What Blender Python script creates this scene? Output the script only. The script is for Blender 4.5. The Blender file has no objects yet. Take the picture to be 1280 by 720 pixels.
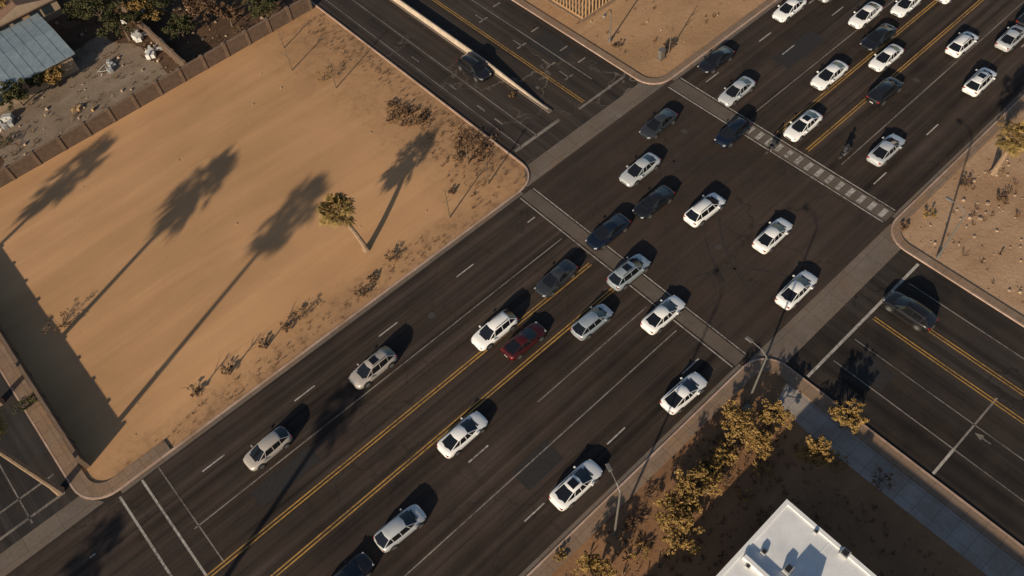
import bpy, bmesh, math, random
from mathutils import Vector, Matrix
random.seed(7)
S=bpy.context.scene
R=random.random
def U(a,b): return a+(b-a)*random.random()

# ---------------------------------------------------------------- survey: photo measurement -> metres on the ground
CX,CY,CH=-46.5,-28.3,64.0
def G(u,v,z=0.0):
    x0=u-640.0;y0=360.0-v
    a=.9936*x0+.113*y0;b=-.113*x0+.9936*y0
    k=(CH-z)/(834.8-b*.559)
    X=k*a;Y=k*(b*.829+562.9)
    return (.798*X+.6024*Y+CX,-.6024*X+.798*Y+CY)
EL=math.radians(21);AZ=math.radians(20)

# ---------------------------------------------------------------- materials
def newmat(name):
    m=bpy.data.materials.new(name);m.use_nodes=True
    nt=m.node_tree;b=nt.nodes['Principled BSDF']
    return m,nt,b
def N(nt,t,**k):
    n=nt.nodes.new(t)
    for a,v in k.items():
        if a in n.inputs: n.inputs[a].default_value=v
        else: setattr(n,a,v)
    return n
def coords(nt,scale=(1,1,1),rot=0):
    mp=N(nt,'ShaderNodeMapping')
    g=N(nt,'ShaderNodeNewGeometry')
    mp.inputs['Scale'].default_value=scale
    mp.inputs['Rotation'].default_value=(0,0,rot)
    nt.links.new(g.outputs['Position'],mp.inputs['Vector'])
    return mp.outputs['Vector']
def noise(nt,vec,scale,detail=4,rough=.55,dist=0):
    n=N(nt,'ShaderNodeTexNoise');n.inputs['Scale'].default_value=scale
    n.inputs['Detail'].default_value=detail;n.inputs['Roughness'].default_value=rough
    n.inputs['Distortion'].default_value=dist
    nt.links.new(vec,n.inputs['Vector']);return n.outputs['Fac']
def ramp(nt,fac,stops):
    r=N(nt,'ShaderNodeValToRGB')
    el=r.color_ramp.elements
    while len(el)<len(stops): el.new(.5)
    for e,(p,c) in zip(el,stops):
        e.position=p;e.color=(c,c,c,1) if isinstance(c,(int,float)) else (*c,1)
    nt.links.new(fac,r.inputs['Fac']);return r.outputs['Color']
def mix(nt,fac,a,b,mode='MIX'):
    m=N(nt,'ShaderNodeMix',data_type='RGBA',blend_type=mode)
    for idx,val in ((0,fac),(6,a),(7,b)):
        if isinstance(val,(int,float)): m.inputs[idx].default_value=val
        elif isinstance(val,tuple): m.inputs[idx].default_value=(*val,1)
        else: nt.links.new(val,m.inputs[idx])
    return m.outputs[2]
def mth(nt,op,a,b=0.0,c=None,clamp=False):
    m=N(nt,'ShaderNodeMath',operation=op);m.use_clamp=clamp
    for i,v in enumerate((a,b,c)):
        if v is None: continue
        if isinstance(v,(int,float)): m.inputs[i].default_value=v
        else: nt.links.new(v,m.inputs[i])
    return m.outputs[0]
def bump(nt,b,h,strength,dist=.05):
    n=N(nt,'ShaderNodeBump');n.inputs['Strength'].default_value=strength;n.inputs['Distance'].default_value=dist
    nt.links.new(h,n.inputs['Height']);nt.links.new(n.outputs['Normal'],b.inputs['Normal'])

def asphalt(name,base,along='x',crack=.5,streak=1.0,sealer=None):
    m,nt,b=newmat(name)
    v=coords(nt)
    vs=coords(nt,(.018,1.35,1) if along=='x' else (1.35,.018,1))
    vs2=coords(nt,(.05,5,1) if along=='x' else (5,.05,1))
    big=ramp(nt,noise(nt,v,.07,5,.6,.4),[(.3,.66),(.7,1.38)])
    grain=ramp(nt,noise(nt,v,7,6,.75),[(.25,.5),(.75,1.5)])
    st=ramp(nt,noise(nt,vs,.9,3,.5),[(.32,1-.48*streak),(.68,1+.5*streak)])
    st2=ramp(nt,noise(nt,vs2,.8,3,.6),[(.32,1-.2*streak),(.68,1+.2*streak)])
    c=mix(nt,1.0,base,big,'MULTIPLY')
    c=mix(nt,.8,c,grain,'MULTIPLY')
    c=mix(nt,1.0,c,st,'MULTIPLY');c=mix(nt,1.0,c,st2,'MULTIPLY')
    tint=noise(nt,v,.35,4)
    c=mix(nt,ramp(nt,tint,[(.45,0),(.75,.3)]),c,(.075,.050,.032))
    vo=N(nt,'ShaderNodeTexVoronoi',feature='DISTANCE_TO_EDGE');vo.inputs['Scale'].default_value=.13
    nv=N(nt,'ShaderNodeTexNoise');nv.inputs['Scale'].default_value=.5;nv.inputs['Detail'].default_value=5
    nt.links.new(v,nv.inputs['Vector'])
    va=N(nt,'ShaderNodeVectorMath',operation='MULTIPLY_ADD');va.inputs[1].default_value=(5,5,0)
    nt.links.new(nv.outputs['Color'],va.inputs[0]);nt.links.new(v,va.inputs[2])
    nt.links.new(va.outputs[0],vo.inputs['Vector'])
    cr=ramp(nt,vo.outputs['Distance'],[(.0,1.0),(.014,0.0)])
    gate=ramp(nt,noise(nt,v,.06,2),[(.46,0),(.56,crack)])
    f=mix(nt,1.0,cr,gate,'MULTIPLY')
    c=mix(nt,f,c,sealer or (.012,.011,.011))
    nt.links.new(c,b.inputs['Base Color']);b.inputs['Roughness'].default_value=.82
    b.inputs['Specular IOR Level'].default_value=.2
    bump(nt,b,noise(nt,v,14,4,.7),.25,.02)
    return m
M_asph=asphalt('asphalt_main',(.040,.0295,.0245),'x')
M_asph_i=asphalt('asphalt_intersection',(.045,.033,.0275),'x',.6,.4)
M_asph_c=asphalt('asphalt_cross',(.031,.0255,.0228),'y',1.0,.8)
M_asph_n=asphalt('asphalt_north',(.039,.0315,.0275),'y',1.0,.8,(.16,.135,.115))
M_asph_s=asphalt('asphalt_side',(.029,.026,.0255),'y',.8)

def paint(name,col,under,wear=.5):
    m,nt,b=newmat(name);v=coords(nt)
    w=ramp(nt,noise(nt,v,2.6,8,.8),[(.36+.1*wear,0),(.56+.1*wear,1)])
    w2=ramp(nt,noise(nt,v,.25,3),[(.3,.25),(.65,.9)])
    f=mix(nt,1.0,w,w2,'MULTIPLY')
    c=mix(nt,f,col,under)
    nt.links.new(c,b.inputs['Base Color']);b.inputs['Roughness'].default_value=.7
    return m
M_white=paint('road_paint_white',(.52,.48,.43),(.055,.045,.04),.1)
M_whiteworn=paint('road_paint_white_worn',(.32,.28,.245),(.045,.037,.032),-.35)
M_yellow=paint('road_paint_yellow',(.50,.28,.06),(.09,.055,.028),.05)

def dirt(name,c1,c2,c3,scale=.12,specks=.0,bumpy=.4,rot=.5,east=None,grain=.55):
    m,nt,b=newmat(name);v=coords(nt)
    vs=coords(nt,(.12,1,1),rot)
    c=mix(nt,ramp(nt,noise(nt,v,scale,6,.6,.6),[(.35,0),(.68,1)]),c1,c2)
    c=mix(nt,ramp(nt,noise(nt,vs,.5,5,.6,.8),[(.5,0),(.72,.45)]),c,c3)
    c=mix(nt,grain,c,ramp(nt,noise(nt,v,5.0,8,.8),[(.25,.6),(.75,1.35)]),'MULTIPLY')
    if specks>0:
        vo=N(nt,'ShaderNodeTexVoronoi');vo.inputs['Scale'].default_value=1.6;nt.links.new(v,vo.inputs['Vector'])
        s=ramp(nt,vo.outputs['Distance'],[(.07,1),(.2,0)])
        g=ramp(nt,noise(nt,v,.22,4),[(.45,0),(.6,specks)])
        c=mix(nt,mix(nt,1.0,s,g,'MULTIPLY'),c,(.10,.06,.035))
    if east: # trampled dirt toward the cross street and along the kerb
        sp=N(nt,'ShaderNodeSeparateXYZ');nt.links.new(v,sp.inputs[0])
        n1=noise(nt,v,.13,6,.65)
        ex=mth(nt,'MULTIPLY_ADD',sp.outputs[0],.085,1.75)
        ey=mth(nt,'MULTIPLY_ADD',sp.outputs[1],-.25,4.7)
        e=mth(nt,'MAXIMUM',mth(nt,'MAXIMUM',ex,0),mth(nt,'MAXIMUM',ey,0))
        e=mth(nt,'MINIMUM',e,1.0)
        f=mth(nt,'MULTIPLY',e,mth(nt,'MULTIPLY_ADD',n1,2.6,-.45),clamp=True)
        c=mix(nt,f,c,east)
        g2=ramp(nt,noise(nt,v,.9,7,.75),[(.48,0),(.6,.75)])
        c=mix(nt,mix(nt,1.0,f,g2,'MULTIPLY'),c,(.17,.10,.055))
        # broad soft swathes left by grading
        c=mix(nt,1.0,c,ramp(nt,noise(nt,coords(nt,(.05,.5,1),.3),.6,5,.55,1.2),[(.3,.9),(.7,1.08)]),'MULTIPLY')
        c=mix(nt,1.0,c,ramp(nt,noise(nt,v,.035,3),[(.3,.86),(.7,1.1)]),'MULTIPLY')
    nt.links.new(c,b.inputs['Base Color']);b.inputs['Roughness'].default_value=.95
    b.inputs['Specular IOR Level'].default_value=.1
    bump(nt,b,noise(nt,v,1.7,8,.7),bumpy,.12)
    return m
M_sand=dirt('graded_sand',(.56,.325,.165),(.48,.275,.138),(.62,.375,.20),.06,.0,.13,-.33,(.37,.22,.12),.2)
M_lotN=dirt('north_lot_dirt',(.44,.27,.15),(.33,.20,.11),(.52,.35,.21),.15,.8,.5)
M_lotE=dirt('east_lot_dirt',(.47,.31,.195),(.34,.21,.125),(.57,.41,.275),.18,1.0,.6)
M_lotS=dirt('south_lot_dirt',(.31,.17,.09),(.21,.115,.063),(.37,.21,.115),.15,.7,.5)
M_yard=dirt('yard_dirt',(.13,.08,.05),(.085,.052,.034),(.18,.12,.08),.2,.8,.5)
M_drive=dirt('yard_gravel',(.27,.205,.15),(.19,.14,.10),(.34,.275,.21),.3,.5,.4)
M_ground=dirt('desert_ground',(.34,.22,.13),(.26,.17,.10),(.42,.29,.18),.03,.7,.4)

def concrete(name,c1,c2,grid=1.5,stain=.8):
    m,nt,b=newmat(name);v=coords(nt)
    c=mix(nt,ramp(nt,noise(nt,v,.5,6,.7),[(.35,0),(.65,1)]),c1,c2)
    if stain>0: c=mix(nt,ramp(nt,noise(nt,v,.25,6,.7),[(.45,0),(.65,stain)]),c,(.30,.185,.105))
    c=mix(nt,.7,c,ramp(nt,noise(nt,v,4,7,.75),[(.3,.65),(.7,1.3)]),'MULTIPLY')
    br=N(nt,'ShaderNodeTexBrick',offset=0.0);br.inputs['Scale'].default_value=1
    br.inputs['Brick Width'].default_value=grid;br.inputs['Row Height'].default_value=grid
    br.inputs['Mortar Size'].default_value=.02;br.inputs['Color1'].default_value=(1,1,1,1);br.inputs['Color2'].default_value=(.88,.88,.88,1);br.inputs['Mortar'].default_value=(.5,.5,.5,1)
    nt.links.new(v,br.inputs['Vector'])
    c=mix(nt,1.0,c,br.outputs['Color'],'MULTIPLY')
    nt.links.new(c,b.inputs['Base Color']);b.inputs['Roughness'].default_value=.9
    return m
M_walk=concrete('sidewalk_concrete',(.27,.19,.135),(.19,.13,.09))
M_walkg=concrete('sidewalk_concrete_grey',(.36,.32,.29),(.28,.25,.225),1.5,.35)
M_kerb=concrete('kerb_concrete',(.56,.40,.32),(.42,.29,.23),3,.5)
M_gut=concrete('gutter_concrete',(.175,.142,.118),(.115,.093,.077),3,.25)
M_band=concrete('crosswalk_band',(.13,.106,.089),(.080,.066,.055),30,.15)

def plain(name,col,rough=.7,metal=0,var=.25,sc=3,coat=0,spec=.5):
    m,nt,b=newmat(name)
    if var>0:
        v=coords(nt)
        c=mix(nt,1.0,col,ramp(nt,noise(nt,v,sc,5,.65),[(.3,1-var),(.7,1+var)]),'MULTIPLY')
        nt.links.new(c,b.inputs['Base Color'])
    else: b.inputs['Base Color'].default_value=(*col,1)
    b.inputs['Roughness'].default_value=rough;b.inputs['Metallic'].default_value=metal
    b.inputs['Coat Weight'].default_value=coat;b.inputs['Coat Roughness'].default_value=.05
    b.inputs['Specular IOR Level'].default_value=spec
    return m
M_trunk=plain('palm_bark',(.26,.18,.12),.9,0,.35,6)
M_bark=plain('tree_bark',(.14,.10,.065),.9,0,.35,8)
M_metal=plain('galvanised_steel',(.20,.19,.18),.6,.5,.1)
M_dark=plain('dark_rubber',(.015,.015,.016),.7,0,0)
M_tyre=plain('tyre',(.02,.02,.02),.85,0,0)
M_rim=plain('alloy',(.45,.45,.46),.35,.8,0)
M_glass=plain('car_glass',(.008,.009,.011),.08,0,0,1,.45)
M_head=plain('headlamp',(.55,.56,.58),.15,.3,0)
M_tail=plain('taillamp',(.28,.015,.01),.25,0,0)
M_plate=plain('plate',(.5,.5,.48),.5,0,0)
M_wood=plain('timber',(.42,.27,.14),.85,0,.25,4)
M_wall=plain('block_wall',(.12,.078,.055),.9,0,.25,2)
M_wallc=plain('block_wall_cap',(.17,.115,.08),.9,0,.2,2)
M_stucco=plain('stucco',(.36,.27,.19),.9,0,.12,1)
M_roofw=plain('white_membrane_roof',(.74,.75,.76),.6,0,.14,.5)
M_roofw2=plain('white_coping',(.80,.80,.78),.5,0,.05)
M_hvac=plain('hvac_metal',(.50,.50,.49),.5,.3,.12)
M_roofb=plain('blue_grey_metal_roof',(.25,.31,.34),.5,.2,.2,1.2)
M_roofbr=plain('brown_shingle_roof',(.19,.11,.075),.9,0,.3,4)
M_win=plain('window_glass',(.03,.04,.05),.1,0,0)
M_junkw=plain('white_goods',(.62,.62,.6),.6,0,.1)
M_rock=plain('rock',(.38,.28,.20),.95,0,.3,3)
M_helmet=plain('helmet',(.02,.02,.025),.2,0,0)
M_cloth=plain('jacket',(.03,.03,.04),.9,0,0)
M_skid=plain('tyre_rubber_marks',(.026,.020,.018),.9,0,.35,1)

def leafmat(name,a,b2,c3):
    m,nt,b=newmat(name);v=coords(nt)
    f=noise(nt,v,1.6,5,.7)
    c=ramp(nt,f,[(.3,a),(.5,b2),(.72,c3)])
    nt.links.new(c,b.inputs['Base Color']);b.inputs['Roughness'].default_value=.75
    b.inputs['Specular IOR Level'].default_value=.2
    return m
M_leafgold=leafmat('golden_foliage',(.08,.055,.018),(.24,.15,.048),(.50,.32,.12))
M_leafgreen=leafmat('green_foliage',(.02,.026,.010),(.05,.052,.019),(.12,.10,.04))
M_dry=leafmat('dry_brush',(.06,.035,.022),(.13,.075,.042),(.24,.15,.085))
M_frond=leafmat('palm_frond',(.07,.055,.022),(.22,.15,.05),(.48,.33,.13))
M_skirt=leafmat('palm_dead_frond',(.12,.075,.04),(.22,.14,.075),(.3,.2,.11))

# ---------------------------------------------------------------- mesh helpers
def link(o): S.collection.objects.link(o);return o
def mesh_obj(name,verts,faces,mats,idx=None,smooth=False,parent=None,loc=None):
    me=bpy.data.meshes.new(name);me.from_pydata([tuple(v) for v in verts],[],faces)
    for m in (mats if isinstance(mats,list) else [mats]): me.materials.append(m)
    if idx: me.polygons.foreach_set('material_index',idx)
    if smooth: me.polygons.foreach_set('use_smooth',[True]*len(me.polygons))
    me.update()
    o=bpy.data.objects.new(name,me);link(o)
    if loc: o.location=loc
    if parent: o.parent=parent
    return o
class MB:
    """mesh builder"""
    def __init__(s): s.v=[];s.f=[];s.m=[]
    def add(s,vs,fs,mi=0):
        n=len(s.v);s.v+= [tuple(p) for p in vs];s.f+=[tuple(i+n for i in f) for f in fs];s.m+=[mi]*len(fs)
    def box(s,c,d,mi=0,rz=0,rx=0,ry=0,taper=1):
        M=Matrix.Rotation(rz,3,'Z')@Matrix.Rotation(ry,3,'Y')@Matrix.Rotation(rx,3,'X')
        vs=[]
        for z in(-.5,.5):
            t=1 if z<0 else taper
            for x,y in((-.5,-.5),(.5,-.5),(.5,.5),(-.5,.5)):
                vs.append(Vector(c)+M@Vector((x*d[0]*t,y*d[1]*t,z*d[2])))
        s.add(vs,[(3,2,1,0),(4,5,6,7),(0,1,5,4),(1,2,6,5),(2,3,7,6),(3,0,4,7)],mi)
    def tube(s,p0,p1,r0,r1,n=7,mi=0,cap=True):
        p0=Vector(p0);p1=Vector(p1);d=(p1-p0).normalized()
        a=d.orthogonal().normalized();b=d.cross(a);vs=[]
        for p,r in((p0,r0),(p1,r1)):
            for i in range(n):
                t=2*math.pi*i/n;vs.append(p+a*math.cos(t)*r+b*math.sin(t)*r)
        fs=[(i,(i+1)%n,n+(i+1)%n,n+i) for i in range(n)]
        if cap: fs+=[tuple(range(n))[::-1],tuple(range(n,2*n))]
        s.add(vs,fs,mi)
    def obj(s,name,mats,smooth=False,loc=None,parent=None):
        return mesh_obj(name,s.v,s.f,mats,s.m,smooth,parent,loc)
def sheet(name,pts,z,mat):
    return mesh_obj(name,[(x,y,z) for x,y in pts],[tuple(range(len(pts)))],mat)
def arc(cx,cy,r,a0,a1,n=8):
    return [(cx+r*math.cos(math.radians(a0+(a1-a0)*i/n)),cy+r*math.sin(math.radians(a0+(a1-a0)*i/n))) for i in range(n+1)]
def band(mb,path,o0,o1,z0,z1,mi=0):
    """raised band along path between left-offsets o0..o1"""
    P=[Vector(p) for p in path];n=len(P);A=[];B=[]
    for i,p in enumerate(P):
        d0=(P[i]-P[i-1]).normalized() if i else None
        d1=(P[i+1]-P[i]).normalized() if i<n-1 else None
        if d0 is None:d0=d1
        if d1 is None:d1=d0
        t=(d0+d1).normalized();nn=Vector((-t.y,t.x));k=1/max(.3,nn.dot(Vector((-d1.y,d1.x))))
        A.append(p+nn*o0*k);B.append(p+nn*o1*k)
    vs=[(a.x,a.y,z1) for a in A]+[(b.x,b.y,z1) for b in B]+[(a.x,a.y,z0) for a in A]+[(b.x,b.y,z0) for b in B]
    fs=[]
    for i in range(n-1):
        fs.append((i,i+1,n+i+1,n+i));fs.append((i,2*n+i,2*n+i+1,i+1));fs.append((n+i,n+i+1,3*n+i+1,3*n+i))
    fs.append((0,n,3*n,2*n));fs.append((n-1,3*n-1,4*n-1,2*n-1))
    mb.add(vs,fs,mi)

# ---------------------------------------------------------------- ground, roads
sheet('ground',[(-2500,-2500),(2500,-2500),(2500,2500),(-2500,2500)],-.008,M_ground)
W=14.4;C=8.9;RR=2.8;FAR=600
sheet('main_road',[(-FAR,-W),(FAR,-W),(FAR,W),(-FAR,W)],.002,M_asph)
sheet('intersection',[(-10.4,-W),(10.4,-W),(10.4,W),(-10.4,W)],.006,M_asph_i)
SX0,SX1=-76.0,-61.0
sheet('cross_street',arc(-C-RR,W+RR,RR,-90,0)+[(-C,FAR),(C,FAR)]+arc(C+RR,W+RR,RR,180,270),.004,M_asph_n)
sheet('cross_street',arc(C+RR,-W-RR,RR,90,180)+[(C,-FAR),(-C,-FAR)]+arc(-C-RR,-W-RR,RR,0,90),.004,M_asph_c)
sheet('side_street',arc(SX0-3,W+3,3,-90,0)+[(SX0,FAR),(SX1,FAR)]+arc(SX1+3,W+3,3,180,270),.004,M_asph_s)

# lots
sheet('sand_lot',[(SX1+.5,W+.25),(-C-.25,W+.25),(-C-.25,56),(SX1+.5,56)],-.002,M_sand)
def ragged(pts,amp=.5,step=1.2):
    out=[]
    for i,p in enumerate(pts):
        q=pts[(i+1)%len(pts)];d=math.dist(p,q);n=max(1,int(d/step))
        for k in range(n):
            t=k/n;out.append((p[0]+(q[0]-p[0])*t+U(-amp,amp),p[1]+(q[1]-p[1])*t+U(-amp,amp)))
    return out
sheet('north_lot',[(C+.4,W+.4),(FAR/3,W+.4),(FAR/3,140),(C+.4,140)],-.002,M_lotN)
sheet('east_lot',[(C+.4,-W-.4),(C+.4,-140),(FAR/3,-140),(FAR/3,-W-.4)],-.002,M_lotE)
sheet('south_lot',[(-C-.4,-W-.4),(-140,-W-.4),(-140,-140),(-C-.4,-140)],-.002,M_lotS)
sheet('yard_ground',[(-140,56),(-C-.4,56),(-C-.4,170),(-140,170)],-.002,M_yard)
sheet('yard_gravel',ragged([G(0,222),G(200,118),G(212,92),G(165,55),G(120,45),G(60,90),G(0,130)],.5),.003,M_drive)

# kerbs and sidewalks
def quad(path,w,mat=None,kw=.16):
    mb=MB();band(mb,path,0,kw,-.02,.135,1)
    if w>0: band(mb,path,kw+.003,w,-.02,.12,0)
    return mb.obj('sidewalk' if w>0 else 'kerb',[mat or M_walk,M_kerb])
quad([(SX1,FAR)]+arc(SX1+3,W+3,3,180,270)+arc(-C-RR,W+RR,RR,-90,0)+[(-C,FAR)],0)
mb=MB();band(mb,[(SX1,70)]+arc(SX1+3,W+3,3,180,270)+[(-53,W)],.163,1.4,-.02,.12,0);mb.obj('sidewalk',[M_walk])
quad([(-FAR,W)]+arc(SX0-3,W+3,3,-90,0)+[(SX0,FAR)],1.5)
quad([(C,FAR)]+arc(C+RR,W+RR,RR,180,270)+[(FAR,W)],.9)
quad([(FAR,-W)]+arc(C+RR,-W-RR,RR,90,180)+[(C,-FAR)],.9)
quad([(-C,-FAR)]+arc(-C-RR,-W-RR,RR,0,90)+[(-FAR,-W)],1.3)
sheet('corner_pavement',[(-C-1.3,-W-3.6),(-C-3.6,-W-4.2),(-C-3.9,-W-8),(-C-3.6,-90),(-C-1.3,-90)],.008,M_walkg)
sheet('valley_gutter',[(-C-2.0,W),(C+2.0,W),(C+.3,W+2.2),(-C-.3,W+2.2)],.009,M_gut)
sheet('valley_gutter',[(-C-2.0,-W),(-C-.2,-W-2.4),(C+.2,-W-2.4),(C+2.0,-W)],.009,M_gut)
sheet('valley_gutter',[(SX0-1.5,W),(SX1+1.5,W),(SX1+.2,W+2.0),(SX0-.2,W+2.0)],.009,M_gut)
for a,b_,y in((-FAR,SX0-3,W),(SX1+3,-C-RR,W),(C+RR,FAR,W),(-FAR,-C-RR,-W),(C+RR,FAR,-W)):
    s=-1 if y>0 else 1
    sheet('gutter_pan',[(a,y),(b_,y),(b_,y+.42*s),(a,y+.42*s)],.0085,M_gut)
sheet('crosswalk_band',[(-12.1,-W+.5),(-10.7,-W+.5),(-10.7,W-.5),(-12.1,W-.5)],.0095,M_band)
sheet('crosswalk_band',[(10.7,-W+.5),(12.3,-W+.5),(12.3,W-.5),(10.7,W-.5)],.0095,M_band)

# markings
def lines(name,rects,mat,z=.013):
    mb=MB()
    for x0,y0,x1,y1 in rects: mb.add([(x0,y0,z),(x1,y0,z),(x1,y1,z),(x0,y1,z)],[(0,1,2,3)])
    mb.obj(name,[mat])
yel=[];wh=[];ww=[]
def hx(lst,x0,x1,y,w=.13): lst.append((x0,y-w/2,x1,y+w/2))
def vy(lst,y0,y1,x,w=.13): lst.append((x-w/2,y0,x+w/2,y1))
def dash(lst,x0,x1,y,on=2.2,per=9.5,w=.13):
    x=x0
    while x<x1: hx(lst,x,min(x+on,x1),y,w);x+=per
for y in(2.85,-.75):
    for d in(-.15,.15): hx(yel,-FAR,-13.2,y+d,.13)
for y in(.75,-2.95):
    for d in(-.15,.15): hx(yel,13.2,FAR,y+d,.13)
hx(ww,-55,-13,7.0,.12);dash(wh,-300,-62,7.0)
dash(wh,-52,-13,10.9);dash(wh,-300,-62,10.9)
dash(wh,-54,-28,-4.3);hx(ww,-27,-13,-4.3,.12)
hx(ww,-55,-13,-7.9,.12);dash(wh,-54,-13,-11.2);dash(wh,-300,-62,-7.9);dash(wh,-300,-62,-4.3)
for y in(4.4,-6.6): hx(ww,14,60,y,.12);dash(wh,62,300,y)
for y in(8.0,11.3,-10.4): dash(wh,14,300,y)
for x in(-58.3,-56.2): vy(wh,-W+.5,W-.5,x,.2)
vy(ww,2.9,W-.5,-54.6,.12)
for x in(-12.35,-10.5): vy(wh,-W+.6,W-.6,x,.11)
for x in(10.5,12.55): vy(wh,-W+.6,W-.6,x,.13)
y=-13.4
while y<4: wh.append((10.9,y,12.1,y+.5));y+=1.25
for x in(2.9,.55):
    for d in(-.15,.15): vy(yel,-FAR,-19.4,x+d,.12)
hx(wh,-C+.4,C-.4,-18.9,.26);hx(wh,-C+.3,-C+3.4,-31,.22);hx(ww,-C+3.4,1,-31,.16)  # second line: sunlight on its kerb end painted in as brighter white
for x in(-5.6,-2.5,6.0): vy(ww,-60,-19.5,x,.11)
for d in(-.15,.15): vy(yel,19,FAR,2.2+d,.12)
vy(ww,21,60,5.5,.12);vy(ww,19,60,-5.0,.12);vy(ww,19,60,-7.4,.1)
hx(ww,-C+.6,-1.6,19.0,.4);hx(ww,1.0,C-.5,18.6,.3)
for yy in(23,26,31,38): ww.append((3.2,yy,4.6,yy+.2));ww.append((3.8,yy,3.95,yy+1.6));ww.append((6.4,yy+1,7.6,yy+1.2));ww.append((-6.6,yy,-6.4,yy+1.3))
vy(ww,17,80,-68.6,.12);vy(ww,17,80,-64.8,.12);hx(ww,-75.5,-61.6,17.6,.25);hx(ww,-75.5,-61.6,19.8,.2)
lines('road_markings_white',wh,M_white);lines('road_markings_worn',ww,M_whiteworn,.016);lines('road_markings_yellow',yel,M_yellow,.019)
ar=MB();cx,cy=G(1228,548);ar.add([(cx-.08,cy-.7,.013),(cx+.08,cy-.7,.013),(cx+.08,cy,.013),(cx-.08,cy,.013)],[(0,1,2,3)]);ar.add([(cx-.3,cy,.013),(cx+.3,cy,.013),(cx,cy+.7,.013)],[(0,1,2)]);ar.obj('road_arrow',[M_whiteworn])
M_patch=plain('tarmac_patch',(.020,.018,.018),.85,0,.3,3)
for (x,y,a,b_) in[(-33,-9.6,4,2.2),(22,6,7,2.4),(4.8,26,3,5),(-5.4,-24,2.4,3.2),(-50,4.6,6,1.8)]:
    sheet('road_patch',ragged([(x,y),(x+a,y),(x+a,y+b_),(x,y+b_)],.05,.8),.0105,M_patch)
sk=MB()
def skid(cx,cy,r,a0,a1,w=.22):
    p0=arc(cx,cy,r-w/2,a0,a1,14);p1=arc(cx,cy,r+w/2,a0,a1,14);n=len(p0)
    sk.add([(x,y,.0112) for x,y in p0]+[(x,y,.0112) for x,y in p1],[(i,i+1,n+i+1,n+i) for i in range(n-1)])
skid(-9,15,13,-70,-12);skid(-9,15,14.6,-66,-20);skid(10,-14,15.5,112,165);skid(10,-14,17.1,118,158,.18);skid(-11,-15,10.5,20,70,.2);skid(12,14,12.5,195,250,.2)
sk.obj('tyre_marks',[M_skid])
mb=MB()
for (x,y) in[(-3,-4.5),(6.5,8),(-28,9.2),(-4.2,30),(30,-5.1)]:
    pts=[(x+.36*math.cos(t*math.pi/8),y+.36*math.sin(t*math.pi/8),.0125) for t in range(16)];mb.add(pts,[tuple(range(16))])
mb.obj('manhole_cover',[plain('cast_iron',(.07,.06,.055),.7,.3,.2)])
md=MB();X0=-1.5
md.box((X0,20.5+110,.08),(.5,220,.2),0);md.box((X0,20.5+110,.55),(.18,219.4,.76),1,taper=.9)
md.obj('median_barrier',[M_gut,plain('barrier_concrete',(.50,.41,.32),.85,0,.25,1)])

# ---------------------------------------------------------------- walls
def blockwall(name,x0,y0,x1,y1,h=1.8,t=.22,post=3.0):
    L=math.dist((x0,y0),(x1,y1));a=math.atan2(y1-y0,x1-x0);n=max(1,round(L/post));mb=MB()
    for i in range(n+1):
        px=x0+(x1-x0)*i/n;py=y0+(y1-y0)*i/n
        mb.box((px,py,h/2+.08),(.36,.36,h+.16),1,a)
        if i<n:
            qx=x0+(x1-x0)*(i+.5)/n;qy=y0+(y1-y0)*(i+.5)/n
            hh=h*U(.93,1.0);mb.box((qx,qy,hh/2),(L/n-.37,t,hh),0,a);mb.box((qx,qy,hh+.04),(L/n-.37,t+.08,.08),1,a)
    return mb.obj(name,[M_wall,M_wallc])
blockwall('block_wall',-59.3,56,-9.8,56,1.9)
blockwall('block_wall',-59.1,18.4,-59.1,55.5,1.6)
blockwall('block_wall',*G(237,92),*G(140,2),1.8)

# ---------------------------------------------------------------- houses
def house(name,x0,y0,x1,y1,h,rh,axis,roofm,wallm=M_stucco,ov=.5):
    e=bpy.data.objects.new(name,None);link(e);e.location=((x0+x1)/2,(y0+y1)/2,0)
    a=(x1-x0)/2;b=(y1-y0)/2
    w=MB();w.box((0,0,h/2),(2*a,2*b,h));w.obj('walls',[wallm],parent=e)
    r=MB();A=a+ov;B=b+ov;th=.14
    if axis=='x': top=[(-A,0,h+rh),(A,0,h+rh)]
    else: top=[(0,-B,h+rh),(0,B,h+rh)]
    lo=h-.05
    c=[(-A,-B,lo),(A,-B,lo),(A,B,lo),(-A,B,lo)]
    vs=c+top+[(p[0],p[1],p[2]-th) for p in c+top]
    if axis=='x': fs=[(0,1,5,4),(2,3,4,5)];g=[(0,4,3),(1,2,5)]
    else: fs=[(3,0,4,5),(1,2,5,4)];g=[(0,1,4),(2,3,5)]
    n=6;edges=[(0,1),(1,2),(2,3),(3,0)]
    allf=fs+[tuple(i+n for i in reversed(f)) for f in fs]+[(p,q,q+n,p+n) for p,q in edges]
    r.add(vs,allf,0);r.add(vs,g,1)
    k=int((2*A if axis=='x' else 2*B)/1.2)
    for i in range(k+1):
        t=-1+2*i/k
        for s in(-1,1):
            if axis=='x': r.tube((t*A,0,h+rh+.02),(t*A,s*B,lo+.02),.02,.02,4,0)
            else: r.tube((0,t*B,h+rh+.02),(s*A,t*B,lo+.02),.02,.02,4,0)
    r.obj('roof',[roofm,wallm],parent=e)
    wn=MB()
    for s in(-1,1):
        for t in(-.6,-.2,.3,.65):
            wn.box((t*a,s*(b+.01),1.5),(1.2,.08,1.1));wn.box((s*(a+.01),t*b,1.5),(.08,1.1,1.1))
    wn.obj('windows',[M_win],parent=e)
    d=MB();d.box((.05*a,-b-.03,1.02),(.95,.08,2.05));d.obj('door',[M_wood],parent=e)
    return e
xc,yc=G(93,66,2.6)
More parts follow.
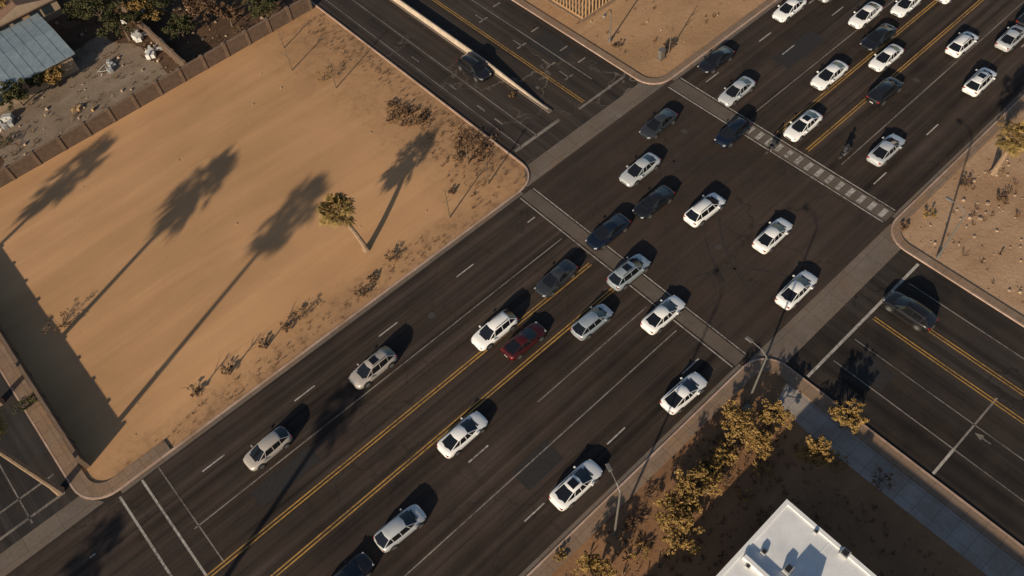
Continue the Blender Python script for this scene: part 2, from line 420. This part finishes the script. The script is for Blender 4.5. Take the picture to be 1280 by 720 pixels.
house('blue_roof_house',xc-16,yc+.5,xc-.5,yc+10.5,2.6,.5,'x',M_roofb)
house('brown_roof_house',xc-6,yc+12.5,xc+3,yc+22,2.7,1.3,'y',M_roofbr)
house('brown_roof_house',-30,96,-16,106,2.7,1.4,'x',M_roofbr)

# white commercial building
bx1,by1=-20.6,-24.6
e=bpy.data.objects.new('white_roof_building',None);link(e)
w=MB();w.box((bx1-17,by1-18,2.2),(34,36,4.4),0);w.obj('walls',[M_stucco],parent=e)
r=MB();r.box((bx1-17,by1-18,4.44),(33.6,35.6,.08),0)
for c,d in(((bx1-17,by1-.15,4.5),(34,.3,.22)),((bx1-17,by1-35.85,4.5),(34,.3,.22)),((bx1-.15,by1-18,4.5),(.3,35.4,.22)),((bx1-33.85,by1-18,4.5),(.3,35.4,.22))): r.box(c,d,1)
r.box((bx1-5.6,by1-18,4.7),(.3,35,.5),1)
for k in range(8): r.box((bx1-17,by1-4-4*k,4.49),(33,.05,.03),1)
r.obj('roof',[M_roofw,M_roofw2],parent=e)
hv=MB()
def roofitem(u,v,dx,dy,dz):
    x,y=G(u,v,4.5+dz/2);hv.box((x,y,4.48+dz/2),(dx,dy,dz),0);hv.box((x,y,4.48+dz+.03),(dx*.7,dy*.7,.06),1)
roofitem(1056,692,.6,.6,.4);roofitem(955,690,.4,.4,.3);roofitem(985,712,.7,.5,.5);roofitem(1020,665,.25,.25,.25);roofitem(1000,745,2,1.4,1.1);roofitem(935,708,.3,.3,.25)
hv.obj('rooftop_units',[M_hvac,M_dark],parent=e)
wd=MB()
for i in range(8): wd.box((bx1-3-i*4,by1+.02,1.9),(1.8,.08,1.5))
for i in range(8): wd.box((bx1+.02,by1-3-i*4,1.9),(.08,1.8,1.5))
wd.box((bx1+.02,by1-17,1.1),(.1,1.1,2.2));wd.obj('windows',[M_win],parent=e)

# timber frame building (north lot)
tx,ty=G(728,24)
tf=MB();a=6.5;b=6.0
for i in range(12):
    t=i/11
    for z in(1.35,4.2):
        tf.box((tx+t*a,ty,z),(.1,.14,2.6),0);tf.box((tx+t*a,ty+b,z),(.1,.14,2.6),0)
        tf.box((tx,ty+t*b,z),(.14,.1,2.6),0);tf.box((tx+a,ty+t*b,z),(.14,.1,2.6),0)
for z in(.05,2.75,5.6):
    for yy in(0,b): tf.box((tx+a/2,ty+yy,z),(a,.2,.12),0)
    for xx in(0,a): tf.box((tx+xx,ty+b/2,z+.13),(.2,b,.12),0)
for i in range(11):
    t=i/10
    tf.tube((tx+t*a,ty-.4,5.7),(tx+t*a,ty+b/2,7.2),.07,.07,4);tf.tube((tx+t*a,ty+b+.4,5.7),(tx+t*a,ty+b/2,7.2),.07,.07,4)
    tf.box((tx+t*a,ty+b/2,2.9),(.08,b,.2),0)
tf.tube((tx-.2,ty+b/2,7.25),(tx+a+.2,ty+b/2,7.25),.08,.08,4)
tf.box((tx+a/2,ty+b/2,.03),(a+1,b+1,.1),1)
tf.obj('timber_frame_house',[M_wood,M_walk])

# ---------------------------------------------------------------- vegetation
def palm(base,h,lean=(0,0),cr=1.0,nf=54):
    mb=MB();bx,by=base;n=9;pts=[]
    for i in range(n+1):
        t=i/n;pts.append((lean[0]*t**1.4,lean[1]*t**1.4,h*t))
    for i in range(n):
        t=i/n
        mb.tube(pts[i],pts[i+1],(.30-.13*t)+(.12 if i==0 else 0),.30-.13*(i+1)/n,9,0,False)
    c=Vector(pts[-1])
    def frond(az,el,L,fan,mi,nb=13):
        d=Vector((math.cos(az)*math.cos(el),math.sin(az)*math.cos(el),math.sin(el)))
        side=Vector((-math.sin(az),math.cos(az),0));up=side.cross(d)*-1
        p=c+d*L;p.z-=.12*L
        mb.tube(c,p,.035,.02,3,mi,False)
        for k in range(nb):
            t=(k/(nb-1)-.5)*2.7
            dd=(d*math.cos(t)+side*math.sin(t)+up*U(-.16,.16)).normalized()
            ln=fan*(1-.2*abs(t)/1.25)*U(.75,1.15);w=fan*.075
            pp=dd.cross(up).normalized()*w
            m1=p+dd*ln*.6;tip=p+dd*ln+Vector((0,0,-.28*ln))
            mb.add([p,m1-pp,tip,m1+pp],[(0,1,2,3)],mi)
    for i in range(nf):
        frond(i*2.399+U(-.3,.3),math.radians(80-125*(i/(nf-1))**.85+U(-14,14)),U(.55,1.5)*cr,U(.7,1.15)*cr,1)
    for i in range(26):
        frond(i*2.399,math.radians(U(-85,-50)),U(.5,1.3)*cr,U(.6,.9)*cr,2,8)
    return mb.obj('palm_tree',[M_trunk,M_frond,M_skirt],loc=(bx,by,0))
def leaves(mb,c,r,n,size,mi,flat=.75):
    for _ in range(n):
        while 1:
            p=Vector((U(-1,1),U(-1,1),U(-1,1)))
            if p.length<1: break
        p=Vector((p.x*r,p.y*r,p.z*r*flat))+Vector(c)
        a=Vector((U(-1,1),U(-1,1),U(-1,1))).normalized();b=a.orthogonal().normalized()
        s=size*U(.6,1.3)
        mb.add([p-a*s,p-b*s*.5,p+a*s,p+b*s*.5],[(0,1,2,3)],mi)
def tree(name,base,h,cr,leafm,dens=1.0,ls=.12):
    mb=MB();th=h*.3
    mb.tube((0,0,-.05),(U(-.1,.1),U(-.1,.1),th),.03*h+.05,.02*h+.03,8)
    for i in range(7):
        az=i*2.4+U(-.5,.5);rr=cr*U(.3,.8)
        mid=Vector((math.cos(az)*rr*.5,math.sin(az)*rr*.5,th+(h-th)*U(.2,.45)))
        mb.tube((0,0,th*.92),mid,.06,.04,6)
        for j in range(5):
            a2=az+U(-1,1);r2=cr*U(.35,1.15);e=Vector((math.cos(a2)*r2,math.sin(a2)*r2,U(.4,1.0)*h))
            mb.tube(mid,e,.035,.012,5)
            leaves(mb,e,cr*U(.12,.3),int(U(30,75)*dens),ls,1)
            for _ in range(3):
                q=mid.lerp(e,U(.3,1));leaves(mb,q+Vector((U(-.4,.4),U(-.4,.4),U(0,.4))),cr*U(.07,.16),int(20*dens),ls,1)
    return mb.obj(name,[M_bark,leafm],loc=(base[0],base[1],0))
def shrub(name,base,r,leafm,n=260,ls=.08):
    mb=MB()
    for i in range(11):
        az=i*2.4+U(-.4,.4);e=Vector((math.cos(az)*r*U(.3,1),math.sin(az)*r*U(.3,1),r*U(.3,.9)))
        mb.tube((0,0,0),e,.03,.01,4);leaves(mb,e,r*U(.15,.38),n//11,ls,1)
    return mb.obj(name,[M_bark,leafm],loc=(base[0],base[1],0))

def shadowbase(u,v,h):  # where a palm of height h stands whose crown shadow falls at this spot
    x,y=G(u,v);L=h/math.tan(EL);return (x-L*math.cos(AZ),y-L*math.sin(AZ))
palm(shadowbase(252,232,11.0),11.0,(0,0),1.3,64)
palm(shadowbase(368,262,13),13,(0,0),1.2,64)
b=G(420,262,4.8);b2=G(458,312)
palm(b2,4.8,(b[0]-b2[0],b[1]-b2[1]),.95,60)
palm(shadowbase(95,215,11),11,(0,0),1.25)
palm(shadowbase(430,505,11),11,(0,0),.9)
palm(shadowbase(120,690,9),9,(0,0),.9)
palm(G(1270,172,5),5,(.2,0),.85)
palm(G(1310,300),7)
for (u,v,h,cr) in[(925,528,3.0,1.5),(950,555,2.0,1.0),(968,522,2.6,1.2),(1020,568,2.6,1.2),(1058,523,2.8,1.2),(868,612,3.0,1.5),(845,640,2.8,1.4),(852,668,3.0,1.4),(742,716,2.6,1.3),(905,570,1.8,.9),(885,590,1.8,.9)]:
    z=h*.6;tree('palo_verde_tree',G(u,v,z),h,cr,M_leafgold,.6,.11)
for (u,v,h,cr,m) in[(150,28,4.5,2.4,M_leafgreen),(118,8,4.5,2.4,M_leafgreen),(18,118,3,1.6,M_leafgreen),(66,96,2.2,1.2,M_leafgold),(40,100,2.5,1.2,M_leafgreen),(330,5,4,2.0,M_leafgreen),(190,-5,5,2.8,M_leafgreen),(5,8,4.5,2.2,M_leafgold),(250,10,4,1.8,M_dry),(180,8,4,2,M_leafgold),(225,35,3,1.6,M_leafgreen),(285,20,2.6,1.3,M_dry),(95,15,3,1.5,M_leafgreen)]:
    tree('yard_tree',G(u,v,h*.6),h,cr,m,.9,.13)
for (u,v,r,m) in[(408,100,1.25,M_leafgold),(490,324,.8,M_dry),(452,370,.7,M_dry),(465,350,.5,M_dry),(376,396,1.0,M_dry),(358,412,.6,M_dry),(78,408,1.4,M_dry),(505,140,.8,M_dry),(525,152,.7,M_dry),(490,132,.5,M_dry),(590,178,.9,M_dry),(600,190,.6,M_dry),(572,200,.6,M_dry),
                 (330,432,.5,M_dry),(286,464,.6,M_dry),(245,490,.6,M_dry),(1255,160,1.0,M_leafgold),(1205,232,.7,M_dry),(1160,270,.6,M_leafgold),(812,620,.8,M_dry),(790,655,.7,M_dry),(700,695,.6,M_leafgold),(952,590,.8,M_leafgold),(1045,580,.9,M_leafgold),(1100,600,.9,M_dry),(960,655,1.0,M_dry),(45,500,.7,M_leafgreen),(30,510,.8,M_leafgreen),(565,240,.4,M_dry),(835,60,.7,M_dry),(770,60,.6,M_dry),(10,180,1,M_leafgreen),(215,60,.8,M_dry),(300,40,.9,M_dry),(1250,250,.6,M_dry),(1130,285,.5,M_dry),(900,600,.6,M_dry),(930,620,.7,M_leafgold),(800,690,.8,M_leafgold),(640,120,.4,M_dry)]:
    shrub('dry_shrub' if m is M_dry else 'desert_shrub',G(u,v),r,m)
def scatter(name,poly,n,kind,mat,smin,smax):
    mb=MB();xs=[p[0] for p in poly];ys=[p[1] for p in poly];k=0
    def inside(x,y):
        c=False
        for i in range(len(poly)):
            x1,y1=poly[i];x2,y2=poly[i-1]
            if (y1>y)!=(y2>y) and x<(x2-x1)*(y-y1)/(y2-y1)+x1:c=not c
        return c
    while k<n:
        x=U(min(xs),max(xs));y=U(min(ys),max(ys))
        if not inside(x,y): continue
        k+=1;s=U(smin,smax)*U(.5,1)
        if kind=='rock': mb.box((x,y,s*.25),(s,s*U(.6,1),s*.6),0,U(0,3),U(-.3,.3),U(-.3,.3),U(.5,.9))
        else:
            for _ in range(9):
                a=U(0,6.3);l=s*U(.5,1);p=Vector((x,y,0));t=p+Vector((math.cos(a)*l*.8,math.sin(a)*l*.8,l*.7));w=Vector((-math.sin(a),math.cos(a),0))*l*.16
                mb.add([p-w*.3,p+w*.3,t+w,t-w*.5],[(0,1,2,3)],0)
    return mb.obj(name,[mat])
NW=[(-17,15.5),(-10,15.5),(-9.6,55),(-13,53),(-12,34),(-15,26)]
scatter('weeds',NW,300,'w',M_dry,.12,.42);scatter('weeds',[(-57,14.9),(-20,14.9),(-20,17.5),(-57,16.4)],150,'w',M_dry,.1,.32)
scatter('brush_litter',[G(480,125),G(545,140),G(535,165),G(485,155)],150,'w',M_dry,.2,.6)
scatter('brush_litter',[G(570,160),G(625,165),G(610,205),G(570,205)],150,'w',M_dry,.2,.6)
scatter('stones',[(-56,17),(-12,17),(-12,54),(-56,54)],26,'rock',M_rock,.08,.2)
scatter('rubble',[(11,-17),(60,-17),(60,-60),(11,-60)],1100,'rock',M_rock,.08,.42)
scatter('weeds',[(11,-17),(60,-17),(60,-60),(11,-60)],700,'w',M_dry,.15,.6)
scatter('weeds',[(11,17),(60,17),(60,60),(11,60)],500,'w',M_dry,.15,.5)
scatter('stones',[(11,17),(60,17),(60,60),(11,60)],200,'rock',M_rock,.1,.35)
scatter('weeds',[(-60,-16.5),(-14,-16.5),(-14,-24),(-60,-24)],600,'w',M_dry,.15,.6)
scatter('weeds',[(-20,-17),(-14,-17),(-14,-50),(-20,-50)],250,'w',M_dry,.15,.5)
scatter('yard_litter',[(-59,57),(-11,57),(-11,85),(-59,85)],900,'w',M_dry,.15,.6)
scatter('yard_stones',[(-59,57),(-11,57),(-11,85),(-59,85)],250,'rock',M_rock,.1,.5)
def junk(name,u,v,n,mat):
    mb=MB();x,y=G(u,v)
    for _ in range(n):
        s=U(.35,1.1);mb.box((x+U(-1.4,1.4),y+U(-1,1),s*.35),(s,s*U(.5,.9),s*.7),0,U(0,3),0,0,U(.8,1))
        mb.tube((x+U(-1.5,1.5),y+U(-1,1),.1),(x+U(-1.5,1.5),y+U(-1,1),.5),.04,.04,5)
    mb.obj(name,[mat])
junk('junk_pile',175,45,9,M_junkw);junk('junk_pile',195,62,8,M_junkw);junk('junk_pile',133,88,5,M_hvac);junk('junk_pile',8,155,5,M_hvac);junk('junk_pile',170,22,4,M_junkw);junk('junk_pile',100,140,3,M_wood)

def deadsapling(u,v,h):
    mb=MB();mb.tube((0,0,0),(.1,.05,h),.08,.04,6)
    for i in range(6):
        z=h*U(.5,.95);a=U(0,6.3);mb.tube((.06,.03,z),(.06+math.cos(a)*.7,.03+math.sin(a)*.7,z+.6),.03,.01,4)
    x,y=G(u,v);mb.obj('dead_sapling',[M_bark],loc=(x,y,0))
for u,v,h in((365,88,2.4),(420,110,4.2),(562,272,4.2),(332,436,1.6),(287,468,1.8),(246,494,1.8),(610,230,3.6),(836,66,3.6),(585,205,2.4),(355,60,2.2)): deadsapling(u,v,h)
def lamp(x,y,h,az,name='street_lamp'):
    mb=MB();mb.tube((0,0,0),(0,0,.5),.18,.15,10);mb.tube((0,0,.5),(0,0,h-.5),.1,.07,10)
    d=Vector((math.cos(az),math.sin(az),0));p=Vector((0,0,h-.5));q=d*.6+Vector((0,0,h-.05));r=d*1.5+Vector((0,0,h+.05))
    mb.tube(p,q,.045,.04,7);mb.tube(q,r,.04,.035,7)
    mb.box(r+d*.3,(.65,.28,.14),0,az,0,0,.8);mb.box(r+d*.3+Vector((0,0,-.09)),(.45,.2,.04),1,az)
    mb.obj(name,[M_metal,M_head],loc=(x,y,0))
x,y=G(768,668);lamp(x,y,10,math.radians(70))
x,y=G(935,503);lamp(x,y,8.5,math.radians(90))
x,y=G(1172,322);lamp(x,y,7,math.radians(90))
x,y=G(762,52);lamp(x,y,5,math.radians(200))
lamp(50,16.8,9,math.radians(-90));lamp(60,-17,9,math.radians(90));lamp(-90,-17,9,math.radians(90));lamp(-11.3,-60,8,0)
for x,y in((-15.2,-17.4),(13.5,17.6)):
    mb=MB();mb.box((0,0,.06),(.9,.7,.12),1);mb.box((0,0,.7),(.7,.5,1.15),0);mb.box((0,0,1.3),(.76,.56,.06),0);mb.box((0,-.26,.7),(.55,.02,.95),1);mb.obj('signal_cabinet',[M_metal,M_gut],loc=(x,y,0))

# ---------------------------------------------------------------- vehicles
def carmesh(kind):
    P=dict(sedan=dict(L=4.85,W=1.85,z=.90,H=1.41,ws=(1.18,.20),rf=(-.80,-1.82),tail=.97),
           coupe=dict(L=4.6,W=1.83,z=.88,H=1.33,ws=(1.05,.08),rf=(-.7,-1.85),tail=.94),
           hatch=dict(L=4.35,W=1.79,z=.93,H=1.47,ws=(1.2,.35),rf=(-1.25,-1.98),tail=.98),
           suv=dict(L=4.7,W=1.88,z=1.00,H=1.60,ws=(1.2,.36),rf=(-1.5,-2.14),tail=1.04))[kind]
    L=P['L'];hw=P['W']/2;z=P['z'];H=P['H'];s=L/4.75
    bm=bmesh.new()
    tl=P['tail']
    st=[(2.375,.42,.38,.54,.56),(2.36,.56,.33,.60,.63),(2.30,.72,.27,.66,.70),(2.16,.86,.23,z-.22,z-.15),(1.88,.955,.21,z-.14,z-.07),(1.5,.985,.20,z-.08,z-.02),(1.0,1,.20,z-.03,z+.015),(.3,1,.20,z,z+.02),(-.5,1,.20,z,z+.03),(-1.2,1,.20,z+.01,z+.04),(-1.75,.98,.21,tl-.01,tl+.04),(-2.06,.93,.24,tl-.05,tl+.015),(-2.24,.84,.27,tl-.12,tl-.05),(-2.33,.70,.32,tl-.22,tl-.16),(-2.375,.54,.38,tl-.36,tl-.32)]
    rings=[]
    for x,w,zb,zs,zt in st:
        w*=hw;mid=(zb+zs)/2
        half=[(w*.80,zb),(w*.97,zb+.07),(w,mid-.03),(w*.99,mid+.08),(w*.955,zs-.07),(w*.885,zs-.012),(w*.76,zs+.018),(w*.4,zt+.005)]
        pts=[(0,zb)]+half+[(0,zt+.014)]+[(-a,b) for a,b in reversed(half)]
        rings.append([bm.verts.new((x*s,y,zz)) for y,zz in pts])
    n=len(rings[0])
    for i in range(len(rings)-1):
        for j in range(n):
            bm.faces.new((rings[i][j],rings[i][(j+1)%n],rings[i+1][(j+1)%n],rings[i+1][j]))
    bm.faces.new(rings[0][::-1]);bm.faces.new(rings[-1])
    for f in bm.faces:f.smooth=True
    wx,wt=P['ws'];rt,rb=P['rf'];zz=z-.01
    def row(x,y,zc,dx,dz): return [bm.verts.new((x,y,zc)),bm.verts.new((x+dx,0,zc+dz)),bm.verts.new((x,-y,zc))]
    k=hw/.92
    A=row(wx,.70*k,zz,.22,.02);B=row(wt,.55*k,H-.07,.10,.04);
    mx1=(wt+rt)/2+.12;B1=row(mx1,.575*k,H-.015,0,.045);B2=row(rt+.14,.56*k,H-.035,0,.04)
    Cc=row(rt,.54*k,H-.07,-.07,.035);D=row(rb,.65*k if kind!='suv' and kind!='hatch' else .69*k,tl+.01,-.14,.03)
    xr=rt-.1 if kind in('sedan','coupe') else rt+.2
    b1=[bm.verts.new((mx1+.05,.81*k,zz)),None,bm.verts.new((mx1+.05,-.81*k,zz))]
    b2=[bm.verts.new((xr,.77*k,zz+.01)),None,bm.verts.new((xr,-.77*k,zz+.01))]
    a1=[bm.verts.new((wt+.25,.80*k,zz)),None,bm.verts.new((wt+.25,-.80*k,zz))]
    ws=[bm.faces.new((A[0],A[1],B[1],B[0])),bm.faces.new((A[1],A[2],B[2],B[1]))]
    rw=[bm.faces.new((Cc[0],Cc[1],D[1],D[0])),bm.faces.new((Cc[1],Cc[2],D[2],D[1]))]
    roof=[]
    for p,q in((B,B1),(B1,B2),(B2,Cc)):
        roof+= [bm.faces.new((p[0],p[1],q[1],q[0])),bm.faces.new((p[1],p[2],q[2],q[1]))]
    side=[]
    for i in(0,2):
        side+=[bm.faces.new((A[i],B[i],a1[i])) ,bm.faces.new((a1[i],B[i],B1[i],b1[i])),bm.faces.new((b1[i],B1[i],B2[i],b2[i])),bm.faces.new((b2[i],B2[i],Cc[i],D[i]))]
    for f in roof:f.smooth=True
    bmesh.ops.recalc_face_normals(bm,faces=bm.faces[:])
    bmesh.ops.inset_region(bm,faces=ws,thickness=.035,use_even_offset=True)
    bmesh.ops.inset_region(bm,faces=rw,thickness=.04,use_even_offset=True)
    bmesh.ops.inset_individual(bm,faces=side,thickness=.03,use_even_offset=True)
    for f in ws+rw: f.material_index=1;f.smooth=True
    for f in side: f.material_index=1;f.smooth=False
    def box(c,d,mi,tap=1):
        r=bmesh.ops.create_cube(bm,size=1);vs=r['verts']
        for v in vs:
            v.co=Vector((v.co.x*d[0]*(tap if v.co.z>0 else 1),v.co.y*d[1]*(tap if v.co.z>0 else 1),v.co.z*d[2]))+Vector(c)
        for f in set(f for v in vs for f in v.link_faces): f.material_index=mi
    def cyl(c,r,wd,mi,seg=20):
        q=bmesh.ops.create_cone(bm,cap_ends=True,segments=seg,radius1=r,radius2=r,depth=wd)
        for v in q['verts']: v.co=Vector((v.co.x,v.co.z,v.co.y))+Vector(c)
        for f in set(f for v in q['verts'] for f in v.link_faces): f.material_index=mi
    R0=.33 if kind!='suv' else .37
    for x in(1.42*s,-1.4*s):
        for sy in(-1,1):
            cyl((x,sy*(hw-.045),R0+.03),R0+.06,.10,2);cyl((x,sy*(hw-.08),R0),R0,.22,3);cyl((x,sy*(hw-.01),R0),R0*.62,.10,4,10)
    h2=L/2
    for sy in(-1,1):
        box((h2-.24,sy*hw*.66,.63 if kind!='suv' else .70),(.30,.26,.11),5,.8)
        box((-h2+.16,sy*hw*.66,tl-.19),(.20,.32,.13),6,.9)
        box((wx-.34,sy*(hw+.07),z+.04),(.14,.20,.12),0,.8)
        box((.1,sy*(hw+.002),.28),(2.1*s,.03,.1),2)
    box((h2-.05,0,.48),(.10,.72,.16),2);box((h2-.04,0,.34),(.10,.8,.07),2)
    box((-h2+.03,0,.54),(.08,.42,.12),7);box((-h2+.05,0,.36),(.10,.9,.08),2)
    if kind=='suv':
        for sy in(-1,1): box(((wt+rt)/2,sy*.48*k,H+.03),(1.5,.04,.05),2)
    box((wx+.19,0,z+.012),(.12,1.0*k,.02),2)
    me=bpy.data.meshes.new('car_'+kind);bm.to_mesh(me);bm.free()
    for m in(None,M_glass,M_dark,M_tyre,M_rim,M_head,M_tail,M_plate): me.materials.append(m)
    return me
CM={k:carmesh(k) for k in('sedan','coupe','hatch','suv')}
def sunroof(me,kind):
    m=me.copy();bm=bmesh.new();bm.from_mesh(m)
    r=bmesh.ops.create_cube(bm,size=1);H=dict(sedan=1.41,suv=1.60)[kind]
    for v in r['verts']: v.co=Vector((v.co.x*.7-.32,v.co.y*.72,v.co.z*.05+H+.010))
    for f in set(f for v in r['verts'] for f in v.link_faces): f.material_index=1
    bm.to_mesh(m);bm.free();return m
CM['sedan2']=sunroof(CM['sedan'],'sedan');CM['suv2']=sunroof(CM['suv'],'suv')
def carpaint(n,c,metal=0,r=.3): return plain('paint_'+n,c,r,metal,0,1,.8)
PC=dict(w=carpaint('white',(.84,.84,.83)),s=carpaint('silver',(.60,.62,.63),.3),k=carpaint('black',(.010,.010,.012)),g=carpaint('grey',(.05,.055,.06),.4),
        b=carpaint('dark_blue',(.008,.014,.030),.3),r=carpaint('dark_red',(.07,.008,.008),.3),t=carpaint('tan',(.50,.45,.40),.3),l=carpaint('pale_blue',(.42,.48,.52),.4))
cars=[(987,10,'sedan','w'),(1082,18,'sedan','w'),(1134,4,'sedan','w'),(895,74,'sedan','k'),(1098,46,'sedan','k'),(1108,71,'sedan','w'),(1203,54,'suv','w'),(1265,46,'sedan','s'),
(1037,93,'sedan','w'),(1106,113,'suv','k'),(1225,101,'suv2','w'),(921,113,'sedan','s'),(823,154,'sedan','g'),(916,165,'suv','b'),(1004,156,'sedan2','w'),(1108,186,'sedan','s'),
(800,211,'sedan','s'),(817,252,'sedan','k'),(881,261,'suv','w'),(966,293,'sedan','w'),(760,289,'sedan','b'),(786,339,'suv2','l'),(996,361,'sedan','w'),(695,347,'sedan','g'),
(829,392,'sedan','w'),(740,401,'hatch','l'),(618,412,'suv','w'),(655,425,'coupe','r'),(466,459,'suv2','t'),(578,542,'sedan','w'),(855,490,'coupe','w'),(334,560,'hatch','t'),
(720,605,'sedan2','w'),(500,659,'hatch','s'),(432,724,'sedan','k'),(1190,-12,'sedan','w'),(1290,20,'suv','k'),(1040,-14,'sedan','s')]
NM=dict(sedan='sedan',coupe='coupe',hatch='hatchback',suv='suv',sedan2='sedan',suv2='suv')
for u,v,k,c in cars:
    x,y=G(u,v,.7);o=bpy.data.objects.new(NM[k],CM[k]);link(o)
    o.location=(x,y,.02);north=y>(2.0 if x<0 else -1.0)
    o.rotation_euler=(0,0,(math.pi if north else 0)+math.radians(U(-2.2,2.2)))
    sc=U(.97,1.03);o.scale=(sc,sc,sc)
    o.material_slots[0].link='OBJECT';o.material_slots[0].material=PC[c]
for u,v,k,c,a in((1138,387,'suv','k',90),(592,84,'suv','k',-90)):
    x,y=G(u,v,.8);o=bpy.data.objects.new(NM[k],CM[k]);link(o);o.location=(x,y,.02);o.rotation_euler=(0,0,math.radians(a))
    o.material_slots[0].link='OBJECT';o.material_slots[0].material=PC[c]
def moto(u,v,ang):
    mb=MB()
    for x in(-.7,.72):
        mb.tube((x,-.07,.31),(x,.07,.31),.31,.31,16,1);mb.tube((x,-.08,.31),(x,.08,.31),.16,.16,10,2)
    mb.tube((-.7,0,.35),(.15,0,.75),.06,.09,6,0);mb.tube((.72,0,.31),(.5,0,1.0),.05,.05,6,2)
    mb.box((.2,0,.82),(.6,.3,.28),0,taper=.7);mb.box((-.35,0,.80),(.65,.26,.12),3,taper=.9);mb.box((0,0,.45),(.5,.32,.4),2)
    mb.tube((.45,-.36,1.05),(.45,.36,1.05),.025,.025,6,2);mb.box((.62,0,.95),(.2,.22,.22),3,taper=.8)
    mb.tube((-.3,0,.85),(-.05,0,1.38),.17,.22,10,4);mb.tube((-.05,0,1.38),(0,0,1.47),.1,.08,8,4)
    for s in(-1,1):
        mb.tube((-.05,.2*s,1.35),(.15,.32*s,1.12),.07,.06,7,4);mb.tube((.15,.32*s,1.12),(.43,.3*s,1.07),.06,.045,7,4)
        mb.tube((-.28,.12*s,.88),(.15,.24*s,.78),.1,.075,7,4);mb.tube((.15,.24*s,.78),(-.05,.22*s,.35),.075,.05,7,4)
    for i in range(4):
        z0=1.45+.075*i;r=[.10,.14,.145,.11,.03];mb.tube((.03,0,z0),(.03,0,z0+.075),r[i],r[i+1],12,5)
    x,y=G(u,v,.7);o=mb.obj('motorcycle',[PC['b'],M_tyre,M_metal,M_dark,M_cloth,M_helmet],loc=(x,y,.015));o.rotation_euler=(0,0,ang)
moto(1057,189,0);moto(965,183,math.pi)

# ---------------------------------------------------------------- light
w=bpy.data.worlds.new('World');S.world=w;w.use_nodes=True
nt=w.node_tree;bg=nt.nodes['Background'];skn=nt.nodes.new('ShaderNodeTexSky');skn.sky_type='NISHITA';skn.sun_disc=False
skn.sun_elevation=EL;sx,sy=-math.cos(AZ),-math.sin(AZ);skn.sun_rotation=math.atan2(sx,sy)%(2*math.pi)
nt.links.new(skn.outputs['Color'],bg.inputs['Color']);bg.inputs['Strength'].default_value=.075
ld=bpy.data.lights.new('sun','SUN');ld.energy=5;ld.angle=math.radians(.8);ld.color=(1,.83,.61)
lo=bpy.data.objects.new('sun',ld);link(lo)
d=Vector((math.cos(AZ)*math.cos(EL),math.sin(AZ)*math.cos(EL),-math.sin(EL)))
lo.rotation_euler=d.to_track_quat('-Z','Y').to_euler()
# ---------------------------------------------------------------- camera
cd=bpy.data.cameras.new('camera');co=bpy.data.objects.new('camera',cd);link(co)
cd.sensor_width=36;cd.lens=1007/1280*36;cd.clip_end=6000;cd.clip_start=1
Fw=Vector((.3367,.4461,-.829)).normalized();Up=Vector((.4994,.6615,.559));Rt=Vector((.798,-.6024,0))
ix=(.9936*Rt-.113*Up).normalized();iz=-Fw;iy=iz.cross(ix).normalized();ix=iy.cross(iz)
co.matrix_world=Matrix(((ix.x,iy.x,iz.x,CX),(ix.y,iy.y,iz.y,CY),(ix.z,iy.z,iz.z,CH),(0,0,0,1)))
S.camera=co
S.view_settings.view_transform='Standard';S.view_settings.look='None';S.view_settings.exposure=0
